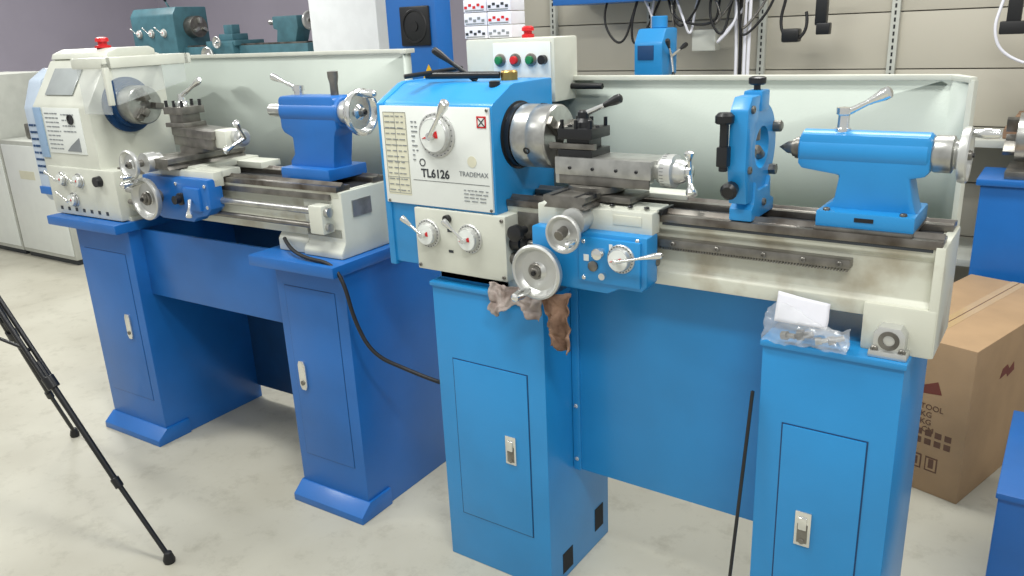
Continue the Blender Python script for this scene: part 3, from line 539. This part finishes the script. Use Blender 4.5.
# shelving
SH=G('wall_shelving',(-1.0,4.15,0))
SH.boxes('back_panels',[(-1.55+(i-1)*.6+.004,-1.55+i*.6-.004,.0,.02,-.015+j*.25+(.02 if j==0 else 0),-.015+j*.25+.245) for i in range(6) for j in range(10)],WALLC,.002)
for i in range(1,7):
    x=-2.15+i*.6
    SH.box('upright_%d'%i,x-.018,x+.018,-.03,.0,0,2.4,GREYCAB,.002)
    SH.boxes('slots_%d'%i,[(x-.004,x+.004,-.0308,-.029,.3+j*.03,.318+j*.03) for j in range(68)],DARK,0)
for j,z in enumerate((.45,.95)): SH.box('shelf_%d'%j,-1.9,1.45,-.40,-.01,z,z+.03,GREYCAB,.003)
SH.box('blue_shelf',-1.35,-.35,-.35,-.02,1.585,1.65,BLUE2,.004)
SH.boxes('base_kick',[(-1.9,1.45,-.40,-.38,0,.12)],GREYCAB,.002)
WB=G('wood_board_stack',(-.05,3.95,.982))
for i in range(3): WB.box('board_%d'%i,-.2+.03*i,.5-.02*i,-.15,.14,i*.042,i*.042+.038,WOOD,.003)
HC=G('hanging_cable',(-1.1,3.95,0))
random.seed(4)
for i in range(12):
    x=-.88+i*.06; m=[RUBBER,PAPER,RUBBER,STEELD][i%4]
    HC.tube('cable_%d'%i,[(x,-.02,1.95),(x+random.uniform(-.08,.08),-.06,1.7),(x+random.uniform(-.15,.15),-.1,1.50),(x+random.uniform(-.1,.15),-.08,1.38+random.uniform(-.06,.08)),(x+random.uniform(.05,.2),-.04,1.6),(x+.2,-.02,1.95)],.006,m)
for i in range(4): HC.tube('white_cable_%d'%i,[(-.30+i*.02,-.03,2.0),(-.31+i*.025,-.05,1.6),(-.29+i*.018,-.05,1.3),(-.30+i*.02,-.04,1.0)],.008,PAPER if i!=1 else RUBBER)
HC.tube('hook_cable',[(-.08,-.03,1.9),(-.06,-.05,1.6),(-.10,-.06,1.45),(-.04,-.07,1.36),(.04,-.06,1.42),(.02,-.05,1.5)],.007,RUBBER)
HC.tube('loop_cable',[(.86,-.03,1.95),(.82,-.05,1.7),(.78,-.06,1.5),(.76,-.07,1.40),(.80,-.06,1.30),(.88,-.05,1.27)],.006,PAPER)
HC.boxes('clamp_tool',[(.06,.11,-.06,-.02,1.44,1.60),(.03,.14,-.06,-.02,1.56,1.62),(.07,.13,-.07,-.03,1.40,1.45)],BLACK,.006)
HC.boxes('black_pouch',[(-.08,.0,-.08,-.02,1.37,1.43)],BLACK,.012)
HC.boxes('gauge_tool',[(.80,.85,-.06,-.02,1.42,1.6),(.78,.87,-.07,-.02,1.38,1.43)],RUBBER,.006)
HC.boxes('grey_switch_box',[(-.52,-.40,-.05,.02,1.34,1.44)],GREYCAB,.005)

# ======================= room
def slab(name,x0,x1,y0,y1,z0,z1,m):
    g=bmesh.new(); bmesh.ops.create_cube(g,size=1,matrix=Matrix.Translation(((x0+x1)/2,(y0+y1)/2,(z0+z1)/2))@Matrix.Diagonal((x1-x0,y1-y0,z1-z0,1)))
    me=bpy.data.meshes.new(name); g.to_mesh(me); g.free(); me.materials.append(m); o=bpy.data.objects.new(name,me); COL.objects.link(o); return o
FL=mat('concrete_floor',(192,189,174),.45,c2=(176,172,156),scale=1.8,bump=.12,bscale=60)
nt=FL.node_tree; b=nt.nodes['Principled BSDF']; rr=[n for n in nt.nodes if n.type=='VALTORGB'][0]
n3=nt.nodes.new('ShaderNodeTexNoise'); n3.inputs['Scale'].default_value=9; n3.inputs['Detail'].default_value=12; n3.inputs['Roughness'].default_value=.75
r3=nt.nodes.new('ShaderNodeValToRGB'); r3.color_ramp.elements[0].position=.32; r3.color_ramp.elements[0].color=(.62,.6,.56,1); r3.color_ramp.elements[1].position=.48; r3.color_ramp.elements[1].color=(1,1,1,1)
mx=nt.nodes.new('ShaderNodeMix'); mx.data_type='RGBA'; mx.blend_type='MULTIPLY'; mx.inputs['Factor'].default_value=.5
tc=[n for n in nt.nodes if n.type=='TEX_COORD'][0]
nt.links.new(tc.outputs['Object'],n3.inputs['Vector']); nt.links.new(n3.outputs['Fac'],r3.inputs['Fac']); nt.links.new(rr.outputs['Color'],mx.inputs['A']); nt.links.new(r3.outputs['Color'],mx.inputs['B']); nt.links.new(mx.outputs['Result'],b.inputs['Base Color'])
slab('floor',-9.2,3.2,-1.5,6.2,-.1,0,FL)
slab('wall_back',-9.2,-2.93,6.0,6.2,0,3.2,WALLM)
slab('wall_shelf_side',-2.93,3.2,4.19,4.35,0,3.2,WALLC)
slab('wall_left',-9.4,-9.2,-1.5,6.2,0,3.2,WALLM)
PL=G('pillar',(-3.6,3.6,0)); PL.box('shaft',-.26,.28,-.1,.35,0,3.2,PILM,.004); PL.box('pillar_base_guard',-.27,.29,-.11,.36,0,.12,GREYCAB,.004)
for i,(x,y) in enumerate([(-4.6,2.6),(-1.6,1.0),(-.6,2.8),(-4.2,.2),(-7,3.2),(.6,.2)]):
    lp=G('ceiling_lamp',(x,y,3.0)); lp.box('housing',-.65,.65,-.16,.16,.02,.08,PILM,.01)
    ld=bpy.data.lights.new('tube_light','AREA'); ld.shape='RECTANGLE'; ld.size=1.2; ld.size_y=.3; ld.energy=44; ld.color=(1,1,.96)
    lo=bpy.data.objects.new('tube_light',ld); COL.objects.link(lo); lo.parent=lp.e
W=bpy.data.worlds.new('w'); S.world=W; W.use_nodes=True; W.node_tree.nodes['Background'].inputs[0].default_value=(.98,.99,.97,1); W.node_tree.nodes['Background'].inputs[1].default_value=.60
# camera
cd=bpy.data.cameras.new('camera'); cd.sensor_width=36; cd.lens=809/1024*36; co=bpy.data.objects.new('camera',cd); COL.objects.link(co)
r=Vector((.8234,.5660,-.0431)); u=Vector((-.1413,.2782,.9501)); k=Vector((.5496,-.7761,.3087))
co.matrix_world=Matrix(((r.x,u.x,k.x,0),(r.y,u.y,k.y,0),(r.z,u.z,k.z,1.5),(0,0,0,1)))
S.camera=co
